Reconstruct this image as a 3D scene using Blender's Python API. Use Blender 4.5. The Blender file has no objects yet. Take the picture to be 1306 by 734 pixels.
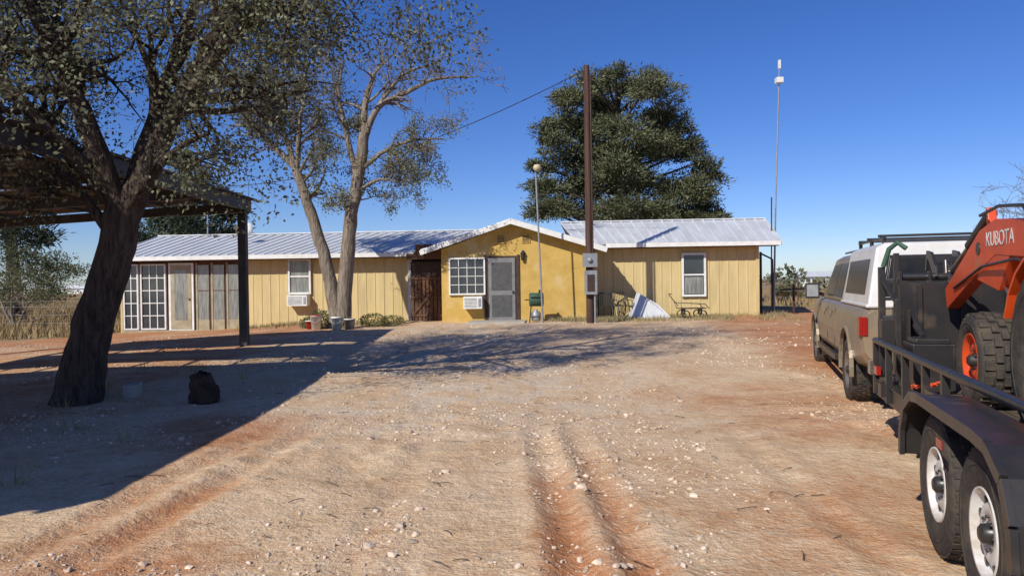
import bpy, bmesh, math, random
import numpy as np
from mathutils import Vector, Matrix, noise
R=random.Random(7); rng=np.random.default_rng(7)
sc=bpy.context.scene
COL=sc.collection
def lerp(a,b,t): return a+(b-a)*t
def sstep(a,b,x):
    t=min(1,max(0,(x-a)/(b-a))); return t*t*(3-2*t)

# ---------------------------------------------------------------- materials
def M(name,c1,c2=None,scale=4,rough=.8,metal=0,bump=0,bscale=None,stretch=(1,1,1),spec=.3,lo=.35,hi=.65,c3=None,s3=1.0,f3=.5):
    m=bpy.data.materials.new(name); m.use_nodes=True
    nt=m.node_tree; N=nt.nodes; L=nt.links
    b=N['Principled BSDF']; b.inputs['Roughness'].default_value=rough; b.inputs['Metallic'].default_value=metal
    b.inputs['Specular IOR Level'].default_value=spec
    c2=c2 or tuple(x*.75 for x in c1)
    tc=N.new('ShaderNodeTexCoord'); mp=N.new('ShaderNodeMapping'); mp.inputs['Scale'].default_value=stretch
    L.new(tc.outputs['Object'],mp.inputs[0])
    n=N.new('ShaderNodeTexNoise'); n.inputs['Scale'].default_value=scale; n.inputs['Detail'].default_value=4; n.inputs['Roughness'].default_value=.65
    L.new(mp.outputs[0],n.inputs[0])
    cr=N.new('ShaderNodeValToRGB'); cr.color_ramp.elements[0].position=lo; cr.color_ramp.elements[1].position=hi
    cr.color_ramp.elements[0].color=(*c2,1); cr.color_ramp.elements[1].color=(*c1,1)
    L.new(n.outputs[0],cr.inputs[0]); out=cr.outputs[0]
    if c3:
        n3=N.new('ShaderNodeTexNoise'); n3.inputs['Scale'].default_value=s3; n3.inputs['Detail'].default_value=4
        L.new(mp.outputs[0],n3.inputs[0])
        r3=N.new('ShaderNodeValToRGB'); r3.color_ramp.elements[0].position=f3; r3.color_ramp.elements[1].position=f3+.15
        L.new(n3.outputs[0],r3.inputs[0])
        mx=N.new('ShaderNodeMix'); mx.data_type='RGBA'; L.new(r3.outputs[0],mx.inputs[0]); L.new(out,mx.inputs[6]); mx.inputs[7].default_value=(*c3,1)
        out=mx.outputs[2]
    L.new(out,b.inputs['Base Color'])
    if bump:
        n2=N.new('ShaderNodeTexNoise'); n2.inputs['Scale'].default_value=bscale or scale*4; n2.inputs['Detail'].default_value=3
        L.new(mp.outputs[0],n2.inputs[0])
        bp=N.new('ShaderNodeBump'); bp.inputs['Strength'].default_value=bump; bp.inputs['Distance'].default_value=.03
        L.new(n2.outputs[0],bp.inputs['Height']); L.new(bp.outputs[0],b.inputs['Normal'])
    return m
def leafmat(name,trans=.35):
    m=bpy.data.materials.new(name); m.use_nodes=True
    nt=m.node_tree; N=nt.nodes; L=nt.links
    b=N['Principled BSDF']; b.inputs['Roughness'].default_value=.6; b.inputs['Specular IOR Level'].default_value=.25
    a=N.new('ShaderNodeAttribute'); a.attribute_name='Col'
    L.new(a.outputs[0],b.inputs['Base Color'])
    if trans>0:
        t=N.new('ShaderNodeBsdfTranslucent'); L.new(a.outputs[0],t.inputs[0])
        mx=N.new('ShaderNodeMixShader'); mx.inputs[0].default_value=trans
        L.new(b.outputs[0],mx.inputs[1]); L.new(t.outputs[0],mx.inputs[2]); L.new(mx.outputs[0],N['Material Output'].inputs[0])
    return m
mt_wing=M('painted_metal_siding',(.62,.49,.24),(.53,.41,.19),1.5,.65,bump=.1,stretch=(3,3,.5),c3=(.46,.36,.19),s3=.8,f3=.56)
mt_entry=M('yellow_stucco',(.59,.40,.12),(.50,.325,.085),2.2,.9,bump=.5,bscale=30,c3=(.58,.45,.23),s3=1.1,f3=.56)
mt_roof=M('galvanised_roof',(.66,.68,.69),(.54,.55,.55),1.2,.5,metal=.15,stretch=(3,.4,1),c3=(.46,.42,.38),s3=.9,f3=.62)
mt_white=M('white_paint',(.78,.78,.75),(.66,.65,.6),6,.55,bump=.05)
mt_dkwood=M('weathered_wood',(.16,.085,.05),(.08,.04,.025),6,.85,bump=.3,stretch=(1,1,.15))
mt_pole=M('creosote_pole',(.12,.065,.045),(.055,.032,.025),8,.85,bump=.4,stretch=(2,2,.1))
mt_glass=M('window_glass',(.05,.06,.07),(.03,.035,.04),1.0,.06,spec=.7)
mt_curtain=M('curtained_glass',(.30,.30,.27),(.14,.15,.14),5,.12,spec=.6,stretch=(4,1,.4))
mt_grey=M('grey_metal',(.33,.34,.35),(.25,.26,.27),6,.5,metal=.3,bump=.05)
mt_door=M('aluminium_door',(.24,.24,.24),(.18,.18,.18),6,.5,metal=.2)
mt_scr=M('screen_door_mesh',(.10,.10,.10),(.07,.07,.07),8,.6)
mt_dark=M('dark_steel',(.045,.04,.038),(.025,.022,.02),6,.55,bump=.1,spec=.4)
mt_black=M('black_paint',(.022,.022,.024),(.035,.03,.027),5,.35,spec=.5,bump=.05,c3=(.10,.075,.055),s3=3,f3=.6)
mt_rust=M('brown_steel',(.075,.045,.035),(.045,.028,.022),4,.6,bump=.1)
mt_conc=M('concrete',(.42,.39,.34),(.33,.30,.26),5,.9,bump=.3)
mt_rub=M('tyre_rubber',(.035,.033,.032),(.095,.075,.055),7,.85,bump=.2,bscale=60)
mt_rim=M('white_wheel',(.74,.73,.70),(.50,.44,.36),8,.45)
mt_bark=M('bark',(.32,.26,.20),(.13,.10,.07),7,.95,bump=1.2,bscale=16,stretch=(2,2,.35))
mt_barkd=M('dark_bark',(.11,.08,.06),(.032,.024,.019),9,.95,bump=1.6,bscale=18,stretch=(2,2,.3))
mt_orange=M('orange_paint',(.72,.085,.015),(.58,.065,.014),4,.38,spec=.5,c3=(.48,.15,.06),s3=3,f3=.6)
mt_beige=M('beige_car_paint',(.31,.25,.175),(.24,.19,.13),3,.36,metal=.25,spec=.45,c3=(.36,.25,.15),s3=1.2,f3=.52)
mt_cap=M('white_shell_paint',(.70,.69,.66),(.60,.57,.52),3,.3,spec=.5)
mt_red=M('red_lens',(.35,.02,.015),(.25,.015,.012),4,.15,spec=.6)
mt_chrome=M('dusty_chrome',(.50,.47,.42),(.36,.32,.27),6,.3,metal=.9)
mt_leaf=leafmat('leaf',.3); mt_needle=leafmat('needles',0); mt_grass=leafmat('dry_grass',0); mt_stone=leafmat('stones',0); mt_far=leafmat('far_leaf',0)
mt_plank=M('deck_planks',(.15,.115,.085),(.08,.06,.045),5,.85,bump=.3,stretch=(6,.3,1))
mt_green=M('green_cover',(.05,.11,.07),(.03,.07,.045),5,.6)
mt_stump=M('dark_log',(.085,.05,.038),(.03,.02,.016),7,.95,bump=1)

# ---------------------------------------------------------------- mesh builder
class MB:
    def __init__(s): s.v=[];s.f=[];s.m=[];s.sm=[]
    def add(s,vs,fs,mi=0,sm=False):
        o=len(s.v); s.v.extend([tuple(p) for p in vs])
        for f in fs: s.f.append([i+o for i in f]); s.m.append(mi); s.sm.append(sm)
    def box(s,x0,x1,y0,y1,z0,z1,mi=0,rot=None,piv=None):
        vs=[Vector(p) for p in [(x0,y0,z0),(x1,y0,z0),(x1,y1,z0),(x0,y1,z0),(x0,y0,z1),(x1,y0,z1),(x1,y1,z1),(x0,y1,z1)]]
        if rot is not None:
            c=Vector(piv) if piv else Vector(((x0+x1)/2,(y0+y1)/2,(z0+z1)/2))
            vs=[c+rot@(p-c) for p in vs]
        s.add(vs,[(0,3,2,1),(4,5,6,7),(0,1,5,4),(1,2,6,5),(2,3,7,6),(3,0,4,7)],mi)
    def bar(s,p0,p1,w,h,mi=0,up=(0,0,1)):
        p0=Vector(p0);p1=Vector(p1);d=(p1-p0).normalized();u=Vector(up)
        if abs(d.dot(u))>.98: u=Vector((0,1,0))
        r=d.cross(u).normalized(); u=r.cross(d)
        vs=[]
        for p in (p0,p1):
            for a,b in ((-1,-1),(1,-1),(1,1),(-1,1)): vs.append(p+r*a*w/2+u*b*h/2)
        s.add(vs,[(0,1,2,3),(7,6,5,4),(0,4,5,1),(1,5,6,2),(2,6,7,3),(3,7,4,0)],mi)
    def tube(s,pts,rad,n=8,mi=0,cap=True):
        pts=[Vector(p) for p in pts]
        if not hasattr(rad,'__len__'): rad=[rad]*len(pts)
        vs=[];fs=[];prev=None
        for i,p in enumerate(pts):
            d=(pts[min(i+1,len(pts)-1)]-pts[max(i-1,0)])
            if d.length<1e-6: d=Vector((0,0,1))
            d.normalize()
            if prev is None:
                a=Vector((1,0,0)) if abs(d.x)<.8 else Vector((0,1,0))
                prev=d.cross(a).normalized()
            else:
                prev=(prev-d*prev.dot(d))
                if prev.length<1e-5: prev=d.cross(Vector((1,0,.3)))
                prev.normalize()
            b=d.cross(prev)
            for k in range(n):
                t=2*math.pi*k/n; vs.append(p+(prev*math.cos(t)+b*math.sin(t))*rad[i])
        for i in range(len(pts)-1):
            for k in range(n):
                a=i*n+k;b2=i*n+(k+1)%n; fs.append((a,b2,b2+n,a+n))
        s.add(vs,fs,mi,True)
        if cap:
            s.add(vs[:n],[tuple(range(n))[::-1]],mi); s.add(vs[-n:],[tuple(range(n))],mi)
    def lathe(s,prof,c,n=32,mi=0,ax='x',sm=True):
        vs=[];fs=[];c=Vector(c)
        for (a,r) in prof:
            for k in range(n):
                t=2*math.pi*k/n
                if ax=='x': vs.append(c+Vector((a,r*math.cos(t),r*math.sin(t))))
                elif ax=='z': vs.append(c+Vector((r*math.cos(t),r*math.sin(t),a)))
                else: vs.append(c+Vector((r*math.cos(t),a,r*math.sin(t))))
        for i in range(len(prof)-1):
            for k in range(n):
                a=i*n+k;b=i*n+(k+1)%n; fs.append((a,b,b+n,a+n))
        s.add(vs,fs,mi,sm)
    def prism(s,poly,x0,x1,mi=0):
        n=len(poly); vs=[(x0,y,z) for y,z in poly]+[(x1,y,z) for y,z in poly]
        fs=[tuple(range(n)),tuple(range(n,2*n))[::-1]]+[(i,i+n,(i+1)%n+n,(i+1)%n) for i in range(n)]
        s.add(vs,fs,mi)
    def sheet(s,a,b,c,d,th=.03,rib=.3,rh=.025,rw=.04,mi=0,mr=None):
        a,b,c,d=map(Vector,(a,b,c,d)); nrm=(b-a).cross(d-a).normalized()
        vs=[a,b,c,d,a-nrm*th,b-nrm*th,c-nrm*th,d-nrm*th]
        s.add(vs,[(0,1,2,3),(7,6,5,4),(0,4,5,1),(1,5,6,2),(2,6,7,3),(3,7,4,0)],mi)
        n=max(2,int((b-a).length/rib))
        for i in range(n+1):
            t=i/n; t=min(max(t,.004),.996)
            p=a.lerp(b,t);q=d.lerp(c,t); w=(b-a).normalized()*rw/2
            vs=[p-w*1.3,p+w*1.3,q+w*1.3,q-w*1.3,p-w*.6+nrm*rh,p+w*.6+nrm*rh,q+w*.6+nrm*rh,q-w*.6+nrm*rh]
            s.add(vs,[(4,5,6,7),(0,1,5,4),(1,2,6,5),(2,3,7,6),(3,0,4,7)],mi if mr is None else mr)
    def obj(s,name,mats,parent=None,bevel=0,fixn=True):
        me=bpy.data.meshes.new(name); me.from_pydata(s.v,[],s.f)
        for m in mats: me.materials.append(m)
        me.polygons.foreach_set('material_index',s.m); me.polygons.foreach_set('use_smooth',s.sm); me.update()
        if fixn:
            bm=bmesh.new(); bm.from_mesh(me); bmesh.ops.recalc_face_normals(bm,faces=bm.faces); bm.to_mesh(me); bm.free()
        o=bpy.data.objects.new(name,me); COL.objects.link(o)
        if parent: o.parent=parent
        if bevel:
            md=o.modifiers.new('b','BEVEL'); md.width=bevel; md.segments=2; md.limit_method='ANGLE'; md.angle_limit=math.radians(40)
        return o
def empty(name,loc=(0,0,0),rz=0):
    e=bpy.data.objects.new(name,None); e.location=loc; e.rotation_euler=(0,0,math.radians(rz)); e.empty_display_size=.3; COL.objects.link(e); return e
def quads_obj(name,V,F4,cols,mat,parent=None):
    N,k,_=V.shape
    me=bpy.data.meshes.new(name); me.vertices.add(N*k); me.vertices.foreach_set('co',V.reshape(-1).astype(np.float32))
    me.loops.add(N*k); me.loops.foreach_set('vertex_index',np.arange(N*k,dtype=np.int32))
    me.polygons.add(N); me.polygons.foreach_set('loop_start',np.arange(0,N*k,k,dtype=np.int32))
    try: me.polygons.foreach_set('loop_total',np.full(N,k,dtype=np.int32))
    except Exception: pass
    me.update(calc_edges=True)
    ca=me.color_attributes.new('Col','FLOAT_COLOR','POINT')
    c4=np.ones((N*k,4),dtype=np.float32); c4[:,:3]=np.repeat(cols,k,axis=0); ca.data.foreach_set('color',c4.reshape(-1))
    me.materials.append(mat)
    o=bpy.data.objects.new(name,me); COL.objects.link(o)
    if parent: o.parent=parent
    return o
def leaves(name,C,L,W,cols,mat,parent=None,D=None,droop=0):
    N=len(C)
    d=rng.normal(size=(N,3))
    if D is not None: d=d*.55+D*1.0
    d[:,2]-=droop
    d/=np.linalg.norm(d,axis=1)[:,None]
    r=np.cross(d,rng.normal(size=(N,3))); r/=np.linalg.norm(r,axis=1)[:,None]+1e-9
    l=(L*rng.uniform(.6,1.3,N))[:,None]; w=(W*rng.uniform(.6,1.3,N))[:,None]
    V=np.stack([C,C+d*l*.45+r*w*.5,C+d*l,C+d*l*.45-r*w*.5],axis=1)
    return quads_obj(name,V,None,cols,mat,parent)
def mixcol(N,a,b,bright=None):
    t=rng.random(N)[:,None]; c=np.array(a)*(1-t)+np.array(b)*t
    c=c*rng.uniform(.75,1.25,N)[:,None]
    if bright is not None: c=c*bright[:,None]
    return c.astype(np.float32)

# ---------------------------------------------------------------- terrain
def gz(x,y):
    rise=sstep(8,23,y)
    side=lerp(0.0,.33,sstep(-14.5,-4,x))+.06*sstep(-2,8,x)
    back=1-sstep(32,70,y)
    return rise*side*back
RUTS=((.12,.045),(.52,.036),(-2.6,.03),(-3.05,.022),(2.1,.02),(-1.2,.015))
def rutx(x,y,rx): return x-rx-.03*y-.12*math.sin(y*.5+rx)
def gz2(x,y):
    z=gz(x,y)
    if abs(x)<60 and -5<y<80:
        f=1-sstep(20,60,abs(x))
        amp=.45+max(0,noise.noise(Vector((x*.3,y*.3,11))))*2.4
        z+=f*(.055*noise.noise(Vector((x*.35,y*.35,3)))+amp*(.027*noise.noise(Vector((x*1.3,y*1.3,7)))+.017*noise.noise(Vector((x*3.2,y*3.2,1)))+.010*noise.noise(Vector((x*7,y*7,4)))))
        k=1-sstep(6,10,y)
        if k>0:
            for rx,dep in RUTS:
                xx=rutx(x,y,rx)
                z-=dep*math.exp(-(xx/.11)**2)*k*(.85+.15*math.sin(y*45)); z+=dep*.55*math.exp(-((abs(xx)-.2)/.07)**2)*k
    return z
def axis(lo,hi,fine0,fine1,step,growth=1.09):
    a=list(np.arange(fine0,fine1,step)); s=step;x=fine1
    while x<hi: a.append(x); s*=growth; x+=s
    a.append(hi); s=step; x=fine0-step; pre=[]
    while x>lo: pre.append(x); s*=growth; x-=s
    pre.append(lo); return np.array(pre[::-1]+a)
xs=axis(-1500,1500,-6,6,.055,1.045); ys=axis(-60,2500,3,11,.045,1.03)
nx,ny=len(xs),len(ys)
V=np.zeros((ny,nx,3))
for j,y in enumerate(ys):
    for i,x in enumerate(xs):
        V[j,i]=(x,y,gz2(x,y))
X=V[:,:,0];Y=V[:,:,1]
def ss(a,b,x):
    t=np.clip((x-a)/(b-a),0,1); return t*t*(3-2*t)
red=np.clip(.9*ss(3.0,5.5,X-.12*(Y-8))*ss(9,13,Y)+.6*(1-ss(-7,-4,X))+.85*ss(9,12,X)+.3*ss(16,22,Y)*(1-ss(-6,-3,X)),0,1)
for rx,dep in RUTS:
    xx=X-rx-.03*Y-.12*np.sin(Y*.5+rx)
    red=np.maximum(red,min(1,dep*24)*np.exp(-(xx/.22)**2)*(1-ss(5.0,7.5,Y)))
red=np.maximum(red,.85*np.exp(-((X+2.4)/.9)**2-((Y-4.2)/.8)**2))
red=np.maximum(red,.8*np.exp(-((X+3.0)/.9)**2-((Y-8.2)/1.4)**2))
red=np.maximum(red,.6*np.exp(-((X-2.2)/1.6)**2-((Y-4.5)/1.8)**2))
red=np.maximum(red,.55*np.exp(-((X-3.2)/2.0)**2-((Y-9.5)/2.5)**2))
grv=np.clip(np.exp(-((X+.8)/3.2)**2)*ss(6.5,9.5,Y)*(1-ss(21,25,Y)),0,1)
grass=np.clip(ss(27,33,Y)+ss(21,25,Y)*(1-ss(-16,-12.5,X))+ (1-ss(-24,-16,X))+ss(14,20,X)*ss(12,20,Y),0,1)
me=bpy.data.meshes.new('ground'); 
idx=np.arange(nx*ny).reshape(ny,nx)
F=np.stack([idx[:-1,:-1],idx[:-1,1:],idx[1:,1:],idx[1:,:-1]],axis=-1).reshape(-1,4)
me.vertices.add(nx*ny); me.vertices.foreach_set('co',V.reshape(-1).astype(np.float32))
me.loops.add(F.size); me.loops.foreach_set('vertex_index',F.reshape(-1).astype(np.int32))
me.polygons.add(len(F)); me.polygons.foreach_set('loop_start',np.arange(0,F.size,4,dtype=np.int32))
me.update(calc_edges=True)
me.polygons.foreach_set('use_smooth',np.ones(len(F),dtype=bool))
ca=me.color_attributes.new('zone','FLOAT_COLOR','POINT')
c=np.ones((ny,nx,4),dtype=np.float32); c[:,:,0]=red;c[:,:,1]=grass;c[:,:,2]=grv
ca.data.foreach_set('color',c.reshape(-1))
ground=bpy.data.objects.new('ground',me); COL.objects.link(ground)
m=bpy.data.materials.new('caliche_and_red_dirt'); m.use_nodes=True; nt=m.node_tree;N=nt.nodes;L=nt.links
b=N['Principled BSDF']; b.inputs['Roughness'].default_value=.95; b.inputs['Specular IOR Level'].default_value=.08
tc=N.new('ShaderNodeTexCoord')
def nz(scale,det=4,rg=.6):
    n=N.new('ShaderNodeTexNoise'); n.inputs['Scale'].default_value=scale;n.inputs['Detail'].default_value=det;n.inputs['Roughness'].default_value=rg
    L.new(tc.outputs['Object'],n.inputs[0])
    return n.outputs[0]
def ramp(inp,p0,p1,c0=(0,0,0),c1=(1,1,1)):
    r=N.new('ShaderNodeValToRGB'); r.color_ramp.elements[0].position=p0;r.color_ramp.elements[1].position=p1
    r.color_ramp.elements[0].color=(*c0,1);r.color_ramp.elements[1].color=(*c1,1); L.new(inp,r.inputs[0]); return r.outputs[0]
def mix(f,a,bb,bt='MIX'):
    x=N.new('ShaderNodeMix'); x.data_type='RGBA'; x.blend_type=bt
    for s,v in ((0,f),(6,a),(7,bb)):
        if hasattr(v,'links'): L.new(v,x.inputs[s])
        elif isinstance(v,tuple): x.inputs[s].default_value=(*v,1)
        else: x.inputs[s].default_value=v
    return x.outputs[2]
def mth(op,a,bb,clamp=False):
    x=N.new('ShaderNodeMath'); x.operation=op; x.use_clamp=clamp
    for s,v in ((0,a),(1,bb)):
        if hasattr(v,'links'): L.new(v,x.inputs[s])
        else: x.inputs[s].default_value=v
    return x.outputs[0]
at=N.new('ShaderNodeAttribute'); at.attribute_name='zone'; sp=N.new('ShaderNodeSeparateColor'); L.new(at.outputs[0],sp.inputs[0])
nA=nz(1.2,7,.70); nB=nz(24,3,.75); nC=nz(.42,6,.68); nD=nz(5.5,6,.74)
cal=ramp(nA,.30,.66,(.50,.325,.18),(.66,.485,.31))
cal=mix(mth('MULTIPLY',ramp(nB,.50,.68),.65),cal,(.77,.63,.47))
cal=mix(mth('MULTIPLY',ramp(nD,.54,.70),.6),cal,(.42,.25,.13))
rd=ramp(nA,.3,.68,(.37,.145,.06),(.54,.27,.13))
rd=mix(mth('MULTIPLY',ramp(nB,.52,.7),.45),rd,(.62,.42,.26))
rmask=mth('ADD',mth('MULTIPLY',sp.outputs[0],.78),mth('MULTIPLY',mth('SUBTRACT',nC,.5),2.0))
rmask=mth('ADD',rmask,mth('MULTIPLY',mth('SUBTRACT',nD,.5),.9))
rmask=ramp(rmask,.14,.70)
col=mix(rmask,cal,rd)
# greyer crushed-rock band in the drive
gvc=ramp(nB,.35,.65,(.40,.32,.24),(.72,.62,.50))
gvm=mth('MULTIPLY',sp.outputs[2],ramp(mth('ADD',nA,mth('MULTIPLY',mth('SUBTRACT',nD,.5),.6)),.44,.58))
col=mix(mth('MULTIPLY',gvm,.75),col,gvc)
gr=ramp(nC,.35,.65,(.22,.16,.08),(.40,.29,.155))
gr=mix(ramp(nz(.06,2,.6),.5,.62),gr,(.34,.175,.09))
gmask=ramp(mth('ADD',sp.outputs[1],mth('MULTIPLY',mth('SUBTRACT',nA,.5),.8)),.35,.6)
col=mix(gmask,col,gr)
vor=N.new('ShaderNodeTexVoronoi'); vor.inputs['Scale'].default_value=38; L.new(tc.outputs['Object'],vor.inputs[0])
peb=ramp(vor.outputs['Distance'],.12,.34,(1,1,1),(0,0,0))
pm=mth('MULTIPLY',mth('MULTIPLY',peb,ramp(nA,.45,.58)),.55)
sep=N.new('ShaderNodeSeparateColor'); L.new(vor.outputs['Color'],sep.inputs[0])
pc=ramp(sep.outputs[0],.2,.9,(.36,.25,.15),(.82,.70,.55))
col=mix(pm,col,pc)
L.new(col,b.inputs['Base Color'])
h=mth('ADD',mth('MULTIPLY',nz(6,5,.72),1.3),mth('MULTIPLY',nz(26,2,.7),.4))
bp=N.new('ShaderNodeBump'); bp.inputs['Strength'].default_value=.65; bp.inputs['Distance'].default_value=.05
L.new(h,bp.inputs['Height']); L.new(bp.outputs[0],b.inputs['Normal'])
me.materials.append(m)

# gravel / stones ------------------------------------------------
t=(1+5**.5)/2
ico_v=np.array([(-1,t,0),(1,t,0),(-1,-t,0),(1,-t,0),(0,-1,t),(0,1,t),(0,-1,-t),(0,1,-t),(t,0,-1),(t,0,1),(-t,0,-1),(-t,0,1)])/1.9
ico_f=np.array([(0,11,5),(0,5,1),(0,1,7),(0,7,10),(0,10,11),(1,5,9),(5,11,4),(11,10,2),(10,7,6),(7,1,8),(3,9,4),(3,4,2),(3,2,6),(3,6,8),(3,8,9),(4,9,5),(2,4,11),(6,2,10),(8,6,7),(9,8,1)])
def stones(name,P,S,cols):
    n=len(P); V=np.zeros((n,20,3,3),dtype=np.float32)
    for i in range(n):
        a=rng.uniform(0,6.28); ca_,sa=math.cos(a),math.sin(a)
        v=ico_v*rng.uniform(.65,1.25,(12,1))*np.array([1,rng.uniform(.6,1),rng.uniform(.45,.8)])*S[i]
        v=v@np.array([[ca_,-sa,0],[sa,ca_,0],[0,0,1]])+P[i]
        V[i]=v[ico_f]
    return quads_obj(name,V.reshape(-1,3,3),None,np.repeat(cols,20,axis=0).astype(np.float32),mt_stone)
P=[];S=[]
while len(P)<17000:
    y=2.8+20*R.random()**1.25; x=R.uniform(-.78,.72)*y+R.uniform(-1,1)
    d=noise.noise(Vector((x*.55,y*.4,5)))*1.3+.7*noise.noise(Vector((x*2,y*2,9)))+.4*math.exp(-((x+.8)/3.5)**2)*sstep(5.5,8.5,y)
    if d+R.uniform(-.2,.2)<.30: continue
    s=min(.04,.004+.006*R.expovariate(1.0))*(1+.4*sstep(8,18,y))
    if R.random()<.004: s=R.uniform(.025,.05)
    P.append((x,y,gz2(x,y)+s*.15));S.append(s)
P=np.array(P);S=np.array(S)
stones('gravel',P,S,mixcol(len(P),(.68,.56,.43),(.42,.31,.22)))

# ---------------------------------------------------------------- grass / shrubs
def tufts(name,pts,hmin,hmax,blades,c1,c2,spread=.12,w=.012,parent=None):
    base=np.repeat(np.array(pts),blades,axis=0); N_=len(base)
    base[:,:2]+=rng.normal(0,spread,(N_,2))
    h=rng.uniform(hmin,hmax,N_); a=rng.uniform(0,6.28,N_); lean=rng.uniform(0,.8,N_)
    tip=base+np.stack([np.cos(a)*lean*h,np.sin(a)*lean*h,h],axis=1)
    b2=rng.uniform(0,6.28,N_); wv=np.stack([np.cos(b2),np.sin(b2),np.zeros(N_)],axis=1)*w
    base[:,2]-=.02
    V=np.stack([base-wv,base+wv,tip],axis=1)
    return quads_obj(name,V,None,mixcol(N_,c1,c2),mt_grass,parent)
pts=[]
for _ in range(4600):
    y=R.uniform(24,110)**1; x=R.uniform(-.85,-.36)*y
    if x>-14 and y<33: continue
    pts.append((x,y,gz(x,y)))
for _ in range(2300):
    y=R.uniform(20,110); x=R.uniform(.34,.85)*y
    if x<11.5: continue
    if y<30 and R.random()<.6: continue
    pts.append((x,y,gz(x,y)))
tufts('dry_field_grass',pts,.12,.5,9,(.36,.25,.12),(.22,.17,.08),.25,.02)
pts=[]
for _ in range(900):
    x=R.choice([R.uniform(2.6,8.8),R.uniform(3,8.5),R.uniform(-9,-3.6),R.uniform(1.2,3)]); 
    yl=(25.2-.07*x)-abs(R.gauss(0,1.0))-.15 if not -2.3<x<2.6 else 23.9-abs(R.gauss(0,.5))
    if noise.noise(Vector((x*.9,yl*.9,2)))<-.1: continue
    pts.append((x,yl,gz2(x,yl)))
tufts('yard_weeds',pts,.03,.17,14,(.21,.20,.09),(.36,.27,.14),.14,.012)
pts=[(R.gauss(-6,2.5),R.uniform(6,14)) for _ in range(60)]
tufts('grass_tufts',[(x,y,gz2(x,y)) for x,y in pts if x<-4],.05,.3,14,(.22,.22,.09),(.36,.28,.14),.06,.006)
# fallen twigs and leaf litter on the drive
mb=MB()
for _ in range(150):
    y=R.uniform(3.2,14); x=R.uniform(-.6,.45)*y; z=gz2(x,y)+.012; a=R.uniform(0,6.28); l=R.uniform(.04,.16)
    mb.tube([(x,y,z),(x+math.cos(a)*l*.5+R.gauss(0,.01),y+math.sin(a)*l*.5,z+.008),(x+math.cos(a)*l,y+math.sin(a)*l,z)],.0028,4,0,cap=False)
mb.obj('fallen_twigs',[mt_barkd],None,fixn=False)

def cloud(name,lobes,n,L,W,c1,c2,mat,parent=None,shell=.55,droop=0,clump=0,csz=.17):
    lob=np.array(lobes); vol=lob[:,3]*lob[:,5]; k=rng.choice(len(lob),n,p=vol/vol.sum())
    if clump:
        m_=max(1,n//clump)
        kk=rng.choice(len(lob),m_,p=vol/vol.sum()); d=rng.normal(size=(m_,3)); d/=np.linalg.norm(d,axis=1)[:,None]
        r=rng.uniform(shell,1.05,m_)[:,None]; cc=lob[kk,:3]+d*r*lob[kk,3:]
        cd=d; cb=rng.uniform(.6,1.35,m_)
        j=rng.integers(0,m_,n); off=rng.normal(size=(n,3))*np.array([1,1,.5])*(lob[kk][j,3]*csz)[:,None]*rng.uniform(.6,1.5,m_)[j][:,None]
        C=cc[j]+off; D=off/np.linalg.norm(off,axis=1)[:,None]*.7+cd[j]*.4+np.array([0,0,.25]); br=cb[j]
    else:
        d=rng.normal(size=(n,3)); d/=np.linalg.norm(d,axis=1)[:,None]
        r=rng.uniform(shell**3,1.1,n)[:,None]**(1/3); C=lob[k,:3]+d*r*lob[k,3:]; D=d; br=np.ones(n)
    return leaves(name,C,L,W,mixcol(n,c1,c2,br),mat,parent,D,droop)

# ---------------------------------------------------------------- tree skeletons
def grow(mb,p,d,length,r,lev,maxlev,tips,up=.12,wob=.28,nch=(3,5),mi=0,shrink=.62,rmin=.003):
    n=5 if lev<maxlev else 3
    pts=[p.copy()];rad=[r]; dd=d.normalized(); q=p.copy()
    for i in range(n):
        dd=(dd+Vector((R.gauss(0,wob),R.gauss(0,wob),R.gauss(0,wob)+up))*.55).normalized()
        q=q+dd*(length/n); pts.append(q.copy()); rad.append(max(rmin,r*(1-.75*(i+1)/n)))
    mb.tube(pts,rad,6 if lev<2 else (5 if lev<3 else 3),mi,cap=False)
    if lev>=maxlev:
        tips.append((pts[-1],dd)); tips.append((pts[-2],dd)); return
    for c in range(R.randint(*nch)):
        k=R.randint(1,n); a=dd.orthogonal(); a.rotate(Matrix.Rotation(R.uniform(0,6.28),3,dd))
        nd=(pts[k]-pts[k-1]).normalized()*.75+a*R.uniform(.5,1.0)
        grow(mb,pts[k],nd,length*shrink*R.uniform(.75,1.2),max(rmin,rad[k]*.75),lev+1,maxlev,tips,up,wob,nch,mi,shrink,rmin)
    tips.append((pts[-1],dd))
def limb(mb,pts,rad,tips,sub,length,maxlev,up=.1,nch=(3,4),start=.3,n=8,rmin=.003):
    P_=[Vector(p) for p in pts]
    out=[];rr=[]
    for i in range(len(P_)-1):
        p0=P_[max(i-1,0)];p1=P_[i];p2=P_[i+1];p3=P_[min(i+2,len(P_)-1)]
        for k in range(5):
            t=k/5; q=.5*((2*p1)+(p2-p0)*t+(2*p0-5*p1+4*p2-p3)*t*t+(3*p1-p0-3*p2+p3)*t**3)
            w=min(.014,rad[i]*.2)
            if out: q+=Vector((R.gauss(0,w),R.gauss(0,w),0))
            out.append(q); rr.append(lerp(rad[i],rad[i+1],t)*R.uniform(.96,1.05))
    out.append(P_[-1]); rr.append(rad[-1])
    mb.tube(out,rr,n,0,cap=False)
    for _ in range(sub):
        k=R.randint(int(len(out)*start),len(out)-1); d=(out[k]-out[k-1]).normalized()
        a=d.orthogonal(); a.rotate(Matrix.Rotation(R.uniform(0,6.28),3,d))
        grow(mb,out[k],d*.6+a*R.uniform(.5,1),length*R.uniform(.7,1.25),min(rr[k]*.6,.07),1,maxlev,tips,up,nch=nch,rmin=rmin)
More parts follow.
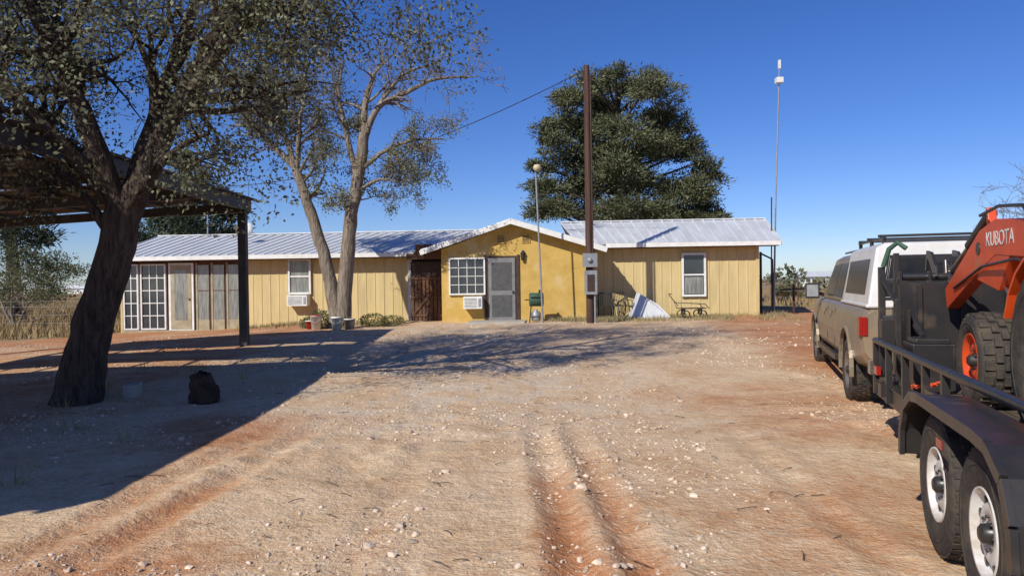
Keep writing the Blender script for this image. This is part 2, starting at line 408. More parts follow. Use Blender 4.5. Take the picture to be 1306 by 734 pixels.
def tipleaves(name,tips,per,rad,L,W,c1,c2,parent,prob=1,droop=.4,filt=None):
    # whole twig neighbourhoods are leafy or bare, so leaves read as clumps
    T=[]
    for t_ in tips:
        p=t_[0]
        if filt and not filt(p): continue
        k=.5+noise.noise(Vector((p.x*1.6,p.y*1.6,p.z*1.6)))*1.3
        if R.random()<prob*min(1.6,max(0,k*2)): T.append(t_)
    if not T: return
    T=np.array([tuple(t[0]) for t in T]); n=len(T)*per
    j=rng.integers(0,len(T),n); br=rng.uniform(.65,1.3,len(T))
    C=T[j]+rng.normal(size=(n,3))*rad
    return leaves(name,C,L,W,mixcol(n,c1,c2,br[j]),mt_leaf,parent,None,droop)

# near left tree
tr=empty('elm_tree'); mb=MB(); tips=[]
B=10.3
limb(mb,[(-6.08,B,-.15),(-6.0,B,.2),(-5.8,B,1.1),(-5.5,B,2.0),(-5.3,B,2.8)],[.38,.30,.255,.24,.22],tips,0,1,2,n=18)
limb(mb,[(-5.33,B,2.6),(-4.75,B-.1,3.6),(-4.2,B-.2,4.6),(-3.6,B,5.8),(-3.0,B+.3,7.4)],[.19,.14,.11,.08,.04],tips,16,1.7,4,up=.02)
limb(mb,[(-5.37,B,2.55),(-5.75,B-.3,4.0),(-6.15,B-.5,5.2),(-6.6,B-.4,7.0),(-6.8,B,8.4)],[.17,.13,.09,.06,.03],tips,17,1.8,4,up=.02)
limb(mb,[(-5.35,B,2.6),(-5.1,B+.6,4.3),(-4.9,B+1.4,6.0),(-4.6,B+1.8,8.0)],[.15,.11,.08,.04],tips,13,1.8,4,up=.02)
limb(mb,[(-4.6,B-.1,3.9),(-3.8,B-.6,4.6),(-3.0,B-.9,5.2),(-2.1,B-.8,5.7)],[.1,.08,.05,.02],tips,8,1.0,4,up=-.02)
limb(mb,[(-5.4,B,2.7),(-6.2,B-.6,3.9),(-7.0,B-.9,4.8),(-8.0,B-1.0,5.8)],[.12,.09,.06,.03],tips,14,1.5,4,up=0)
limb(mb,[(-5.8,B-.3,4.1),(-6.2,B+.5,4.8),(-6.7,B+.8,5.5),(-7.2,B+1.0,6.6)],[.09,.07,.05,.03],tips,11,1.5,4,up=0)
limb(mb,[(-5.4,B,2.5),(-4.9,B-.3,3.0),(-4.4,B-.5,3.4),(-3.9,B-.6,3.6)],[.09,.06,.045,.02],tips,8,.8,3,up=-.12)
limb(mb,[(-5.5,B,2.3),(-6.0,B-.2,3.1),(-6.6,B-.4,3.5)],[.08,.05,.02],tips,9,.8,3,up=-.1)
mb.obj('trunk_and_limbs',[mt_barkd],tr,fixn=False)
print('near tips',len(tips))
tipleaves('foliage',tips,max(6,int(110000/len(tips))),.16,.068,.038,(.125,.135,.07),(.225,.225,.135),tr,.8)

# two trunk tree by the house
tr=empty('elm_tree'); mb=MB(); tips=[]; B=22.3; g=gz(-5.2,B); q=.006
limb(mb,[(-5.25,B,g-.1),(-5.3,B,g+.5),(-5.55,B,2.3),(-6.0,B,3.8),(-6.4,B,5.1)],[.36,.22,.185,.16,.13],tips,3,1.2,4,start=.6,n=10,rmin=q)
limb(mb,[(-6.4,B,5.1),(-7.0,B,5.7),(-7.6,B,6.3),(-8.3,B,6.4)],[.12,.08,.06,.02],tips,9,1.2,4,rmin=q)
limb(mb,[(-6.4,B,5.0),(-6.9,B+.3,6.4),(-7.2,B+.3,7.4)],[.1,.07,.03],tips,8,1.2,4,rmin=q)
limb(mb,[(-6.4,B,5.0),(-6.2,B-.3,6.2),(-6.0,B-.4,7.2)],[.1,.06,.03],tips,7,1.1,4,rmin=q)
limb(mb,[(-5.15,B,g-.1),(-5.05,B,g+.6),(-4.85,B,3.1),(-4.6,B,4.5),(-4.35,B,6.1)],[.36,.24,.2,.18,.15],tips,3,1.1,4,start=.6,n=10,rmin=q)
rt=[]
limb(mb,[(-4.35,B,6.0),(-3.9,B,6.9),(-3.1,B,7.3),(-2.2,B,7.7),(-1.0,B,7.75)],[.12,.09,.07,.05,.015],rt,10,.9,3,rmin=.009)
limb(mb,[(-4.35,B,6.0),(-4.3,B,7.0),(-4.0,B,7.9),(-3.4,B,8.5)],[.12,.09,.05,.02],rt,9,.9,3,rmin=.009)
limb(mb,[(-4.0,B,6.8),(-3.2,B+.2,7.9),(-2.2,B+.2,8.2)],[.08,.05,.015],rt,9,.8,3,rmin=.009)
limb(mb,[(-4.6,B,4.8),(-4.9,B,6.2),(-5.1,B,7.3),(-4.9,B,8.3)],[.1,.08,.05,.02],rt,8,.9,3,rmin=.009)
lt=[]
limb(mb,[(-4.5,B,5.0),(-3.7,B,5.6),(-2.8,B,5.9),(-1.9,B,5.9)],[.08,.06,.04,.015],lt,11,.8,4,up=-.03,rmin=q)
limb(mb,[(-4.55,B,4.4),(-3.9,B-.2,4.7),(-3.3,B-.2,4.6)],[.06,.04,.015],lt,6,.8,4,up=-.1,rmin=q)
mb.obj('trunks_and_limbs',[mt_bark],tr,fixn=False)
tipleaves('foliage',tips,20,.10,.08,.042,(.15,.16,.09),(.24,.24,.15),tr,.30)
tipleaves('foliage_right',lt,12,.10,.075,.04,(.15,.16,.09),(.24,.24,.15),tr,.32)
shr=empty('shrub'); cloud('foliage',[(-5.75,22.2,.55,.3,.3,.3),(-6.1,22.5,.45,.3,.3,.2)],1500,.08,.03,(.10,.12,.05),(.2,.2,.1),mt_leaf,shr)
shr=empty('shrub'); cloud('foliage',[(-4.25,22.8,.5,.4,.3,.2),(-3.7,23.0,.45,.35,.3,.18),(-5.0,22.0,.45,.3,.25,.2)],1800,.08,.03,(.13,.14,.05),(.25,.23,.1),mt_leaf,shr)

# big pine behind the house
def pine(name,ox,oy,ztop,lobes,n,c1,c2,clump=55,L=.34,W=.085,csz=.17,shell=.3):
    e=empty(name); mb=MB(); g=gz(ox,oy)
    mb.tube([(ox,oy,g-.1),(ox+.1,oy,2.5),(ox,oy,ztop*.5),(ox+.1,oy,ztop*.9)],[.42,.33,.24,.05],10,0,cap=False)
    for l in lobes[::2]:
        mb.tube([(ox,oy,max(2,l[2]-1.6)),((ox+l[0])/2,(oy+l[1])/2,l[2]-.7),(l[0],l[1],l[2]+.1)],[.10,.07,.03],5,0,cap=False)
    mb.obj('trunk_and_limbs',[mt_barkd],e,fixn=False)
    cloud('needles',lobes,n,L,W,c1,c2,mt_needle,e,shell=shell,clump=clump,csz=csz)
lb=[]
for dx,z,r in [(-.2,12.6,.95),(.8,12.5,.85),(-1.3,12.1,1.0),(1.7,11.9,1.0),(-2.5,11.2,1.0),(2.7,11.0,.95),(-.8,10.9,1.3),(.9,11.0,1.3),(-3.2,10.1,.95),(3.2,10.0,.95),(-1.9,9.8,1.2),(1.9,9.8,1.2),(0,9.6,1.4),(-3.3,9.0,.9),(-2.6,8.4,1.2),(-1.1,8.3,1.3),(.6,8.3,1.4),(2.3,8.5,1.3),(3.7,8.6,1.0),(4.5,7.5,1.05),(-4.1,7.7,.8),(-3.8,6.7,1.05),(-2.2,6.9,1.3),(-.4,6.8,1.4),(1.3,6.7,1.4),(2.9,6.8,1.3),(4.1,6.3,1.1),(5.0,5.8,.9),(-4.2,5.5,1.0),(-2.8,5.3,1.15),(-1.3,5.2,1.1),(.3,5.4,1.1),(1.8,5.2,1.1),(3.2,5.0,1.1),(4.4,4.8,.95),(5.2,4.7,.75)]:
    for _ in range(3): lb.append((5.75+dx+R.gauss(0,.22),40+R.uniform(-2.8,2.8)*(1-abs(dx)/8),z+R.gauss(0,.25),r*.88,r*.88,r*.55))
pine('pine_tree',5.75,40,13.0,lb,125000,(.07,.085,.04),(.155,.155,.08),clump=95,L=.24,W=.058,csz=.22,shell=.25)
lb=[(-14.6+dx,34+R.uniform(-1,1),z,r,r,r*.7) for dx,z,r in [(0,7.2,.7),(.5,6.3,.9),(-.7,6.0,.9),(1.0,5.2,1.0),(-.9,4.8,1.1),(.2,4.6,1.2),(1.4,4.0,1.0),(-1.6,3.7,1.1),(.2,3.3,1.3)]]
pine('pine_tree',-14.6,34,7.5,lb,14000,(.04,.06,.035),(.08,.10,.055),L=.26,W=.07)
lb=[(-25.5+dx,38+R.uniform(-1,1),z,r,r,r*.7) for dx,z,r in [(0,8.6,.8),(.8,7.6,1.1),(-.7,7.2,1.2),(1.5,6.0,1.3),(-.9,5.4,1.5),(1.2,4.4,1.5)]]
pine('pine_tree',-25.5,38,9,lb,7000,(.03,.05,.03),(.06,.085,.045))
def bush(name,x,y,h,w,n,c1=(.09,.11,.05),c2=(.17,.18,.09),L=.14,W=.05):
    e=empty(name); mb=MB(); tp=[]
    g=gz(x,y)
    for _ in range(4): grow(mb,Vector((x,y,g-.05)),Vector((R.uniform(-.7,.7),R.uniform(-.7,.7),1)),h*.6,.06,1,3,tp,.08)
    mb.obj('stems',[mt_bark],e,fixn=False)
    lb=[(x+R.gauss(0,w*.28),y+R.gauss(0,w*.28),g+h*R.uniform(.4,.85),w*.22,w*.22,h*.2) for _ in range(9)]
    cloud('foliage',lb,n,L,W,c1,c2,mt_leaf,e,shell=.2,clump=20)
bush('mesquite_tree',-20.3,30.5,3.4,3.4,5000)
bush('mesquite_tree',-23.5,36,3.0,4,4000)
bush('mesquite_bush',-30,44,1.8,4,2500)
bush('mesquite_bush',-19,42,1.6,4,2500)
bush('mesquite_bush',13.2,36,1.1,1.6,1500,(.12,.12,.06),(.22,.2,.1))
# bare tree, right
tr=empty('bare_tree'); mb=MB(); tp=[]
for dx in (0,.3,-.3,.15):
    grow(mb,Vector((16.9+dx,24,gz(16,24)-.1)),Vector((dx*.9,R.uniform(-.25,.25),1.2)),2.9,.09,1,5,tp,.10,.20,(3,4),shrink=.6,rmin=.006)
mb.obj('trunk_and_twigs',[M('pale_twig_bark',(.26,.21,.17),(.15,.12,.10),6,.9)],tr,fixn=False)
# distant brush
lb=[]
for _ in range(420):
    y=R.uniform(70,420); x=R.uniform(-.9,.9)*y
    s=R.uniform(.6,1.5)
    lb.append((x,y,s*.4,s*1.4,s*1.4,s*.6))
cloud('distant_brush',lb,16000,.7,.4,(.10,.11,.055),(.19,.18,.095),mt_far,None,shell=.1)
lb=[]
for _ in range(60):
    x=R.choice([R.uniform(-260,-120),R.uniform(-200,160),R.uniform(90,230)]); y=R.uniform(300,420); s=R.uniform(1.2,2.6)
    lb.append((x,y,s*.7,s*1.5,s*1.5,s))
lb+= [(49,133,2.3,1.6,1.6,1.5),(51,134,1.7,1.5,1.5,1.2),(47,150,1.0,2.2,1.6,1)]
cloud('distant_trees',lb,9000,1.0,.6,(.07,.09,.05),(.14,.15,.085),mt_far,None,shell=.1)
e=empty('distant_house',(61,150,0),-10); mb=MB()
mb.box(-3.2,3.2,-2.5,2.5,-.1,1.9,0); mb.prism([(-3,1.9),(0,3.0),(3,1.9)],-3.5,3.5,1)
mb.box(-2.2,-1.4,-2.53,-2.49,.8,1.5,2); mb.box(.6,1.4,-2.53,-2.49,.8,1.5,2); mb.box(-.5,.2,-2.53,-2.49,0,1.6,2)
mb.obj('walls_and_roof',[mt_white,mt_roof,mt_glass],e)
e=empty('distant_shed',(-150,240,0),0); mb=MB(); mb.box(-26,26,-4,4,-.1,1.6,0); mb.prism([(-4.4,1.6),(0,2.6),(4.4,1.6)],-26.4,26.4,0); mb.obj('walls_and_roof',[mt_white],e)

# ---------------------------------------------------------------- HOUSE
H=empty('ranch_house',(0,24.5,0),-4)
mb=MB()
YW=.8
def rwall(mb,x0,x1,z0,z1,y,mi):
    mb.sheet((x0,y,z0),(x1,y,z0),(x1,y,z1),(x0,y,z1),.12,.30,.016,.045,mi)
rwall(mb,-9.4,-3.55,-.1,2.72,YW,0)
rwall(mb,2.45,8.1,.1,2.86,YW,0)
mb.sheet((8.1,YW+.001,.1),(8.1,6.8,.1),(8.1,6.8,2.8),(8.1,YW+.001,2.8),.12,.3,.022,.05,0)
mb.add([(8.05,.8,2.8),(8.05,6.8,2.8),(8.05,3.8,3.7)],[(0,1,2)],0)
mb.add([(-13.85,.8,2.4),(-13.85,7.2,2.4),(-13.85,4,3.5)],[(0,1,2)],0)
mb.box(-13.9,-13.78,YW,7,-.2,2.6,0)
mb.box(-13.9,8.1,6.85,7.0,-.2,2.7,0)
mb.obj('wing_walls',[mt_wing],H)
mb=MB()
mb.add([(-2.25,-.5,-.1),(2.45,-.5,-.1),(2.45,-.5,2.72),(.05,-.5,3.48),(-2.25,-.5,2.7)],[(0,1,2,3,4)],0)
mb.box(-2.25,-2.1,-.499,2.8,-.1,2.7,0); mb.box(2.3,2.45,-.499,2.8,-.1,2.72,0)
mb.obj('entry_walls',[mt_entry],H,fixn=False)
mb=MB()
def roofpair(mb,x0,x1,xr0,xr1,ye,yr,yb,ze,zr,mi=0):
    mb.sheet((x0,ye,ze),(x1,ye,ze),(xr1,yr,zr),(xr0,yr,zr),.04,.32,.03,.05,mi)
    mb.sheet((x1,yb,ze),(x0,yb,ze),(xr0,yr,zr),(xr1,yr,zr),.04,.32,.03,.05,mi)
roofpair(mb,-14.3,-3.3,-14.3,-1.6,.25,4.1,7.5,2.66,3.62)
roofpair(mb,2.2,8.75,1.6,9.15,.3,3.7,7.2,2.84,3.82)
mb.sheet((-2.85,4.0,2.66),(-2.85,-.9,2.66),(.05,-.9,3.6),(.05,4.0,3.6),.05,.32,.03,.05,0)
mb.sheet((3.05,-.9,2.66),(3.05,4.0,2.66),(.05,4.0,3.602),(.05,-.9,3.602),.05,.32,.03,.05,0)
mb.box(-14.3,-1.6,4.0,4.2,3.62,3.66,0); mb.box(1.6,9.15,3.6,3.8,3.82,3.86,0)
mb.obj('metal_roof',[mt_roof],H)
mb=MB()
mb.bar((-2.87,-.92,2.58),(.05,-.92,3.53),.03,.15,0); mb.bar((3.07,-.92,2.58),(.05,-.923,3.53),.03,.15,0)
mb.box(-14.3,-3.3,.22,.25,2.52,2.65,0); mb.box(3.1,8.75,.27,.30,2.70,2.83,0)
mb.bar((8.77,.3,2.76),(9.17,3.7,3.74),.03,.14,0); mb.bar((-14.33,.28,2.58),(-14.33,4.1,3.54),.03,.14,0)
mb.box(-3.62,-3.48,YW-.06,YW+.05,0,2.6,0)
mb.box(-9.47,-9.37,YW-.05,YW+.05,0,2.6,0)
mb.box(8.05,8.16,YW-.05,YW+.03,.2,2.75,2)
mb.obj('trim',[mt_white,mt_grey,mt_wing],H)
mb=MB(); mb.box(-14.2,-3.4,.27,YW,2.50,2.53,0); mb.box(2.5,8.7,.32,YW,2.68,2.71,0)
mb.box(-2.1,2.3,-.4,2.8,2.3,2.32,0)
mb.obj('soffit',[mt_dkwood],H)
def window(mb,x0,x1,z0,z1,y,nx=1,nz=2,fr=.06,gl=1,mun=.025):
    mb.box(x0+fr,x1-fr,y+.02,y+.04,z0+fr,z1-fr,gl)
    mb.box(x0,x0+fr,y-.03,y+.05,z0,z1,0); mb.box(x1-fr,x1,y-.03,y+.05,z0,z1,0)
    mb.box(x0+fr,x1-fr,y-.028,y+.05,z0,z0+fr,0); mb.box(x0+fr,x1-fr,y-.028,y+.05,z1-fr,z1,0)
    W=x1-x0-2*fr;Hh=z1-z0-2*fr
    for i in range(1,nx): 
        x=x0+fr+W*i/nx; mb.box(x-mun/2,x+mun/2,y-.005,y+.018,z0+fr,z1-fr,0)
    for i in range(1,nz):
        z=z0+fr+Hh*i/nz; mb.box(x0+fr,x1-fr,y-.008,y+.017,z-mun/2,z+mun/2,0)
mb=MB()
window(mb,-2.0,-.82,1.22,2.42,-.56,4,4,.05,1,.02)
window(mb,5.62,6.42,1.05,2.5,YW-.08,1,2,.07,1,.05)
mb.box(5.72,6.32,YW-.066,YW-.062,1.15,1.7,2)
window(mb,-7.8,-7.0,1.3,2.52,YW-.08,1,2,.06,2,.05)
for x0,x1,c,r in ((-13.75,-13.2,2,5),(-13.12,-12.2,3,5)):
    window(mb,x0,x1,.12,2.42,YW-.05,c,r,.05,1,.03)
mb.obj('windows',[mt_white,mt_glass,mt_curtain],H)
mb=MB()
mb.box(-13.82,-9.42,YW,YW+.08,-.2,2.6,0)
mb.box(-13.82,-9.42,YW-.09,YW-.001,-.2,.1,3)
mb.box(-12.1,-11.2,YW-.06,YW-.001,.1,2.44,1); mb.box(-12.02,-11.28,YW-.075,YW-.061,.14,2.36,3); mb.box(-11.88,-11.42,YW-.08,YW-.076,.45,2.2,4)
mb.box(-11.36,-11.32,YW-.12,YW-.08,1.15,1.2,5)
x=-11.12
while x<-9.5:
    mb.box(x,x+.06,YW-.05,YW-.001,.1,2.44,3); mb.box(x+.06,x+.46,YW-.03,YW-.001,.45,2.36,4); mb.box(x+.06,x+.46,YW-.032,YW-.001,.1,.45,3)
    mb.box(x+.06,x+.46,YW-.035,YW-.029,1.45,1.48,0)
    x+=.55
mb.obj('sunroom_front',[mt_dkwood,mt_white,mt_glass,M('faded_trim',(.42,.36,.24),(.3,.25,.16),4,.7),mt_curtain,mt_black],H)
mb=MB()
mb.box(-.80,.22,-.53,-.5,.3,2.46,1); mb.box(-.72,.14,-.56,-.531,.36,2.39,0)
mb.box(-.62,.04,-.566,-.561,1.35,2.25,2); mb.box(-.62,.04,-.566,-.561,.5,1.2,2); mb.box(.05,.1,-.6,-.561,1.25,1.33,3)
mb.box(-.86,-.8,-.55,-.5,.3,2.5,1); mb.box(.22,.28,-.55,-.5,.3,2.5,1)
mb.obj('screen_door',[mt_door,mt_rust,mt_scr,mt_black],H)
mb=MB()
for x0,x1,y,z0,z1 in ((-1.5,-.9,-.5,.78,1.17),(-7.75,-7.05,YW,.9,1.27)):
    mb.box(x0,x1,y-.38,y+.02,z0,z1,0)
    for i in range(7): 
        z=z0+.05+i*(z1-z0-.08)/7; mb.box(x0+.04,x1-.16,y-.39,y-.381,z,z+.018,1)
    mb.box(x1-.12,x1-.03,y-.388,y-.381,z0+.06,z1-.06,1)
mb.obj('air_conditioners',[mt_white,mt_grey],H,.01)
mb=MB()
for x in (-.3,.5):
    mb.box(x-.14,x+.14,-.53,-.501,2.86,3.14,0)
    for i in range(5): mb.box(x-.11,x+.11,-.54,-.531,2.9+i*.045,2.92+i*.045,1)
mb.box(.36,.44,-.6,-.501,2.55,2.62,1); mb.tube([(.4,-.58,2.3),(.4,-.58,2.55)],[.05,.08],8,1)
mb.obj('vents_and_lamp',[mt_entry,mt_dark],H)
mb=MB()
for i in range(9): mb.box(-3.46+i*.13,-3.36+i*.13,.45,.47,.35,1.85+.02*(i%3),0)
for z in (.5,1.1,1.75): mb.box(-3.46,-2.3,.425,.449,z,z+.07,0)
mb.bar((-3.4,.43,.55),(-2.35,.43,1.72),.03,.07,0)
mb.box(-3.47,-2.28,.5,.54,1.85,2.35,1)
mb.box(-3.5,-2.0,.0,.6,2.42,2.60,0); mb.box(-3.2,-2.2,.0,.05,2.60,2.9,0)
mb.box(-3.5,-2.26,1.3,1.35,0,2.6,1)
mb.obj('wooden_gate',[mt_dkwood,mt_rust],H)
mb=MB(); mb.box(-1.3,.5,-1.7,-.51,.1,.40,0); mb.obj('door_step',[mt_conc],H,.02)
mb=MB(); mb.tube([(-12.2,3.9,3.5),(-12.2,3.9,5.2)],.025,6,0); mb.tube([(-12.7,3.9,5.1),(-11.8,3.9,5.15)],.03,6,0)
for i in range(4): mb.tube([(-12.6+i*.22,3.6,5.13),(-12.6+i*.22,4.2,5.13)],.012,5,0)
mb.obj('tv_antenna',[mt_grey],H)
mb=MB(); mb.tube([(-9.9,2.2,3.0),(-9.9,2.2,3.55)],.025,6,0); mb.lathe([(0,.01),(.015,.12),(.06,.25),(.065,.25),(.02,.12)],(-9.9,2.15,3.7),20,0,'y'); mb.tube([(-9.9,2.1,3.5),(-9.9,1.8,3.68)],.012,5,0)
mb.obj('satellite_dish',[mt_white],H)

# things by the right wall
e=empty('leaning_panel'); mb=MB()
mb.sheet((3.75,24.15,.38),(5.15,24.1,.38),(4.75,24.6,.85),(4.15,24.7,1.22),.02,.2,.012,.03,0); mb.obj('sheet_metal',[mt_roof],e)
def chair(nm,x,y,rz,w=1.1):
    e=empty(nm,(x,y,gz(x,y)),rz); mb=MB()
    for sx in (-w/2,w/2):
        mb.tube([(sx,-.25,0),(sx,-.22,.42),(sx,.2,.42),(sx,.3,.85)],.018,6); mb.tube([(sx,.3,0),(sx,.18,.42)],.018,6)
        mb.tube([(sx,-.24,.0),(sx,-.25,.6),(sx,.22,.62)],.016,6)
    for i in range(6): mb.box(-w/2,w/2,-.22+i*.07,-.18+i*.07,.42,.435)
    for i in range(9):
        x_=-w/2+w*i/8; mb.tube([(x_,.2,.45),(x_,.29,.82)],.009,5)
    mb.tube([(-w/2,.3,.85),(w/2,.3,.85)],.018,6); mb.obj('iron_frame',[mt_black],e)
chair('garden_chair',3.05,24.35,-12,.5); chair('garden_chair',3.6,24.5,20,.5)
e=empty('garden_cart',(5.75,23.9,gz(5.75,23.9)),8); mb=MB()
mb.sheet((-.4,-.25,.32),(.4,-.25,.32),(.4,.25,.32),(-.4,.25,.32),.02,.1,.01,.02,0)
for s in (-.25,.25):
    mb.tube([(-.4,s,.32),(-.5,s,.5),(.35,s,.45),(.5,s,.3)],.014,6,0)
    mb.lathe([(-.02,.10),(-.02,.13),(.02,.13),(.02,.10)],(-.28,s,.13),16,0,'y'); mb.lathe([(-.02,.10),(-.02,.13),(.02,.13),(.02,.10)],(.28,s,.13),16,0,'y')
mb.tube([(-.28,-.27,.13),(-.28,.27,.13)],.012,6,0); mb.tube([(.28,-.27,.13),(.28,.27,.13)],.012,6,0)
for x in (-.28,.28): mb.bar((x,0,.13),(x,0,.31),.04,.3,0)
mb.tube([(-.45,0,.4),(-.75,0,.75),(-.7,.0,.8)],.014,6,0); mb.tube([(-.72,-.12,.77),(-.72,.12,.77)],.014,6,0)
mb.obj('cart_frame',[mt_black],e)
e=empty('barbecue_grill',(.75,23.1,gz(.75,23.1))); mb=MB()
for a,b_ in ((-.22,-.18),(.22,-.18),(-.22,.18),(.22,.18)): mb.bar((a*1.0,b_,0),(a*.7,b_*.5,.6),.03,.03,1)
mb.lathe([(-.22,.01),(-.22,.18),(-.20,.21),(.20,.21),(.22,.18),(.22,.01)],(0,0,.72),20,0,'x'); mb.box(-.36,-.23,-.15,.15,.70,.73,1)
mb.tube([(.1,0,.9),(.1,0,1.02)],.03,8,1); mb.tube([(-.18,-.23,.8),(.18,-.23,.8)],.015,6,1); mb.bar((-.2,-.15,.2),(.2,-.15,.2),.02,.02,1)
mb.lathe([(.0,.001),(.0,.13),(.05,.15),(.25,.15),(.32,.06),(.36,.06),(.36,.001)],(-.02,0,.06),16,2,'z')
mb.obj('grill_body',[mt_green,mt_black,mt_grey],e)
def bucket(nm,x,y,m_,lid,h=.36):
    e=empty(nm,(x,y,gz2(x,y))); mb=MB(); mb.lathe([(0,.001),(0,.13),(h*.9,.155),(h*.9,.165),(h*.96,.165),(h*.96,.16)],(0,0,0),20,0,'z'); mb.lathe([(h*.95,.168),(h,.168),(h,.001)],(0,0,0),20,1,'z')
    mb.tube([(-.165,0,h*.85),(-.12,-.14,h*.6),(0,-.19,h*.5),(.12,-.14,h*.6),(.165,0,h*.85)],.005,4,0,cap=False); mb.obj('pail',[m_,lid],e)
redp=M('red_plastic',(.5,.05,.03),None,4,.4)
bucket('bucket',-5.72,21.7,mt_white,redp,.42); bucket('bucket',-5.0,21.2,mt_white,mt_white,.38)
bucket('bucket',-4.72,21.6,mt_grey,mt_white,.3); bucket('bucket',-5.95,22.0,redp,mt_white,.25)
# utility pole
e=empty('utility_pole'); mb=MB(); px,py=2.3,22.0; g=gz(px,py)
mb.tube([(px,py,g-.2),(px-.01,py,3),(px-.02,py,7.95)],[.115,.105,.085],12,0)
mb.box(px-.22,px+.2,py-.26,py-.12,2.02,2.42,1); mb.box(px-.17,px+.19,py-.25,py-.12,1.22,1.92,1); mb.box(px-.10,px+.12,py-.255,py-.251,1.3,1.8,2)
mb.lathe([(-.0,.001),(-.0,.07),(.05,.07)],(px-.02,py-.31,2.22),16,1,'y')
mb.tube([(px+.13,py-.15,g-.1),(px+.13,py-.15,1.22)],.03,8,1); mb.tube([(px+.09,py-.11,2.4),(px+.08,py-.08,7.6)],.025,8,2); mb.tube([(px+.08,py-.08,7.6),(px+.14,py-.1,7.7),(px+.16,py-.14,7.6)],.03,8,2)
mb.tube([(px,py,7.78),(px-.15,py,7.78)],.02,6,2)
mb.obj('pole_and_meter',[mt_pole,mt_grey,mt_rust],e)
def wire(nm,a,b_,sag,r=.014):
    e=empty(nm); mb=MB(); a=Vector(a);b_=Vector(b_); P_=[]
    for i in range(25):
        t=i/24; p=a.lerp(b_,t); p.z-=sag*4*t*(1-t); P_.append(p)
    mb.tube(P_,r,5,0); mb.obj('cable',[mt_dark],e)
wire('overhead_wire',(2.15,22,7.78),(-14.6,34,6.2),1.0)
wire('overhead_wire',(-14.6,34,6.2),(-40,46,7.5),.9)
e=empty('lamp_mast'); mb=MB(); mb.tube([(.92,22.4,.2),(.76,22.4,4.9)],.028,8,0); mb.lathe([(0,.03),(.04,.10),(.12,.13),(.2,.09),(.22,.001)],(.8,22.3,4.9),14,1,'z'); mb.tube([(.76,22.4,4.9),(.8,22.3,4.92)],.03,6,0); mb.obj('mast_and_head',[mt_grey,M('lamp_shell',(.6,.52,.33),None,5,.5)],e)
e=empty('antenna_mast'); mb=MB(); mb.tube([(9.12,26,.2),(9.22,26,4),(9.42,26,9.1)],[.035,.03,.022],7,0); mb.box(9.28,9.5,25.85,26.1,8.4,8.58,1); mb.box(9.38,9.45,25.95,26.05,8.9,9.2,1)
mb.obj('mast_and_receiver',[mt_grey,mt_white],e)
e=empty('antenna_mast'); mb=MB(); mb.tube([(8.9,25.6,.2),(8.95,25.6,4.4)],.022,6,0); mb.obj('mast',[mt_dark],e)
e=empty('pipe_post_frame'); mb=MB()
for x,z in ((8.75,2.55),(9.15,2.3),(9.9,1.4)): mb.tube([(x,26.2,.2),(x,26.2,z)],.045,7,0)
mb.tube([(8.75,26.2,2.5),(9.15,26.2,2.3)],.03,6,0)
mb.tube([(9.4,26.1,1.2),(10.4,26.3,1.25)],.03,6,0)
mb.obj('posts',[mt_rust],e)
def fence(nm,pts,h=1.2,sp=2.6):
    e=empty(nm); mb=MB()
    for a,b_ in zip(pts[:-1],pts[1:]):
        a=Vector(a);b_=Vector(b_); n=max(1,int((b_-a).length/sp)); prev=None
        for i in range(n+1):
            p=a.lerp(b_,i/n); g=gz(p.x,p.y); mb.tube([(p.x,p.y,g-.1),(p.x+R.uniform(-.03,.03),p.y,g+h*R.uniform(.95,1.1))],.035,6,0)
            if prev:
                for z in (.35,.65,.95,1.15): mb.tube([(prev.x,prev.y,gz(prev.x,prev.y)+z),(p.x,p.y,g+z)],.006,3,1,cap=False)
            prev=p
    mb.obj('posts_and_wire',[mt_dkwood,mt_grey],e)
fence('wire_fence',[(-14.5,27,0),(-19,27.5,0),(-40,29,0)]); fence('wire_fence',[(10.5,34,0),(40,38,0)])

# ---------------------------------------------------------------- CARPORT
e=empty('carport'); mb=MB()
x1=-6.2; x0=-13.2; y0=1.8; y1=17.7
def cz(x): return 3.42+(x-x1)*.055
for ya,yb in ((y0,10.6),(11.35,13.6),(14.1,y1+.1)):  # gaps between roof sheets added to let slivers of sun onto the ground
    mb.sheet((x0,ya,cz(x0)+.24),(x1+.1,ya,cz(x1)+.24),(x1+.1,yb,cz(x1)+.24),(x0,yb,cz(x0)+.24),.02,.3,.03,.04,1)
mb.bar((x1,y0,cz(x1)+.08),(x1,y1,cz(x1)+.08),.08,.26,0); mb.bar((x0,y0,cz(x0)+.08),(x0,y1,cz(x0)+.08),.08,.26,0)
y=y0+.1
while y<=y1+.01:
    mb.bar((x0+.05,y,cz(x0)+.06),(x1-.05,y,cz(x1)+.06),.07,.2,0); y+=(y1-y0-.2)/6
x=x0+.6
while x<x1-.3:
    mb.bar((x,y0,cz(x)+.19),(x,y1,cz(x)+.19),.05,.06,0); x+=.9
for (x,y) in ((x1-.12,y1-.15),(x1-.12,y0+.3),(x0+.1,y1-.15),(x0+.1,y0+.3),(x0+.1,9.8)):
    g=gz(x,y); mb.box(x-.09,x+.09,y-.09,y+.09,g-.2,cz(x)-.05,0)
mb.bar((x1-.1,y1-.1,cz(x1)-.03),(x1-1.6,y1-.1,cz(x1)-.10),.1,.1,0)
mb.obj('frame_and_roof',[M('carport_steel',(.07,.065,.07),(.035,.03,.03),3,.5,bump=.1),mt_rust],e)
e=empty('cinder_block',(-5.5,10.75,gz2(-5.5,10.75)),20); mb=MB()
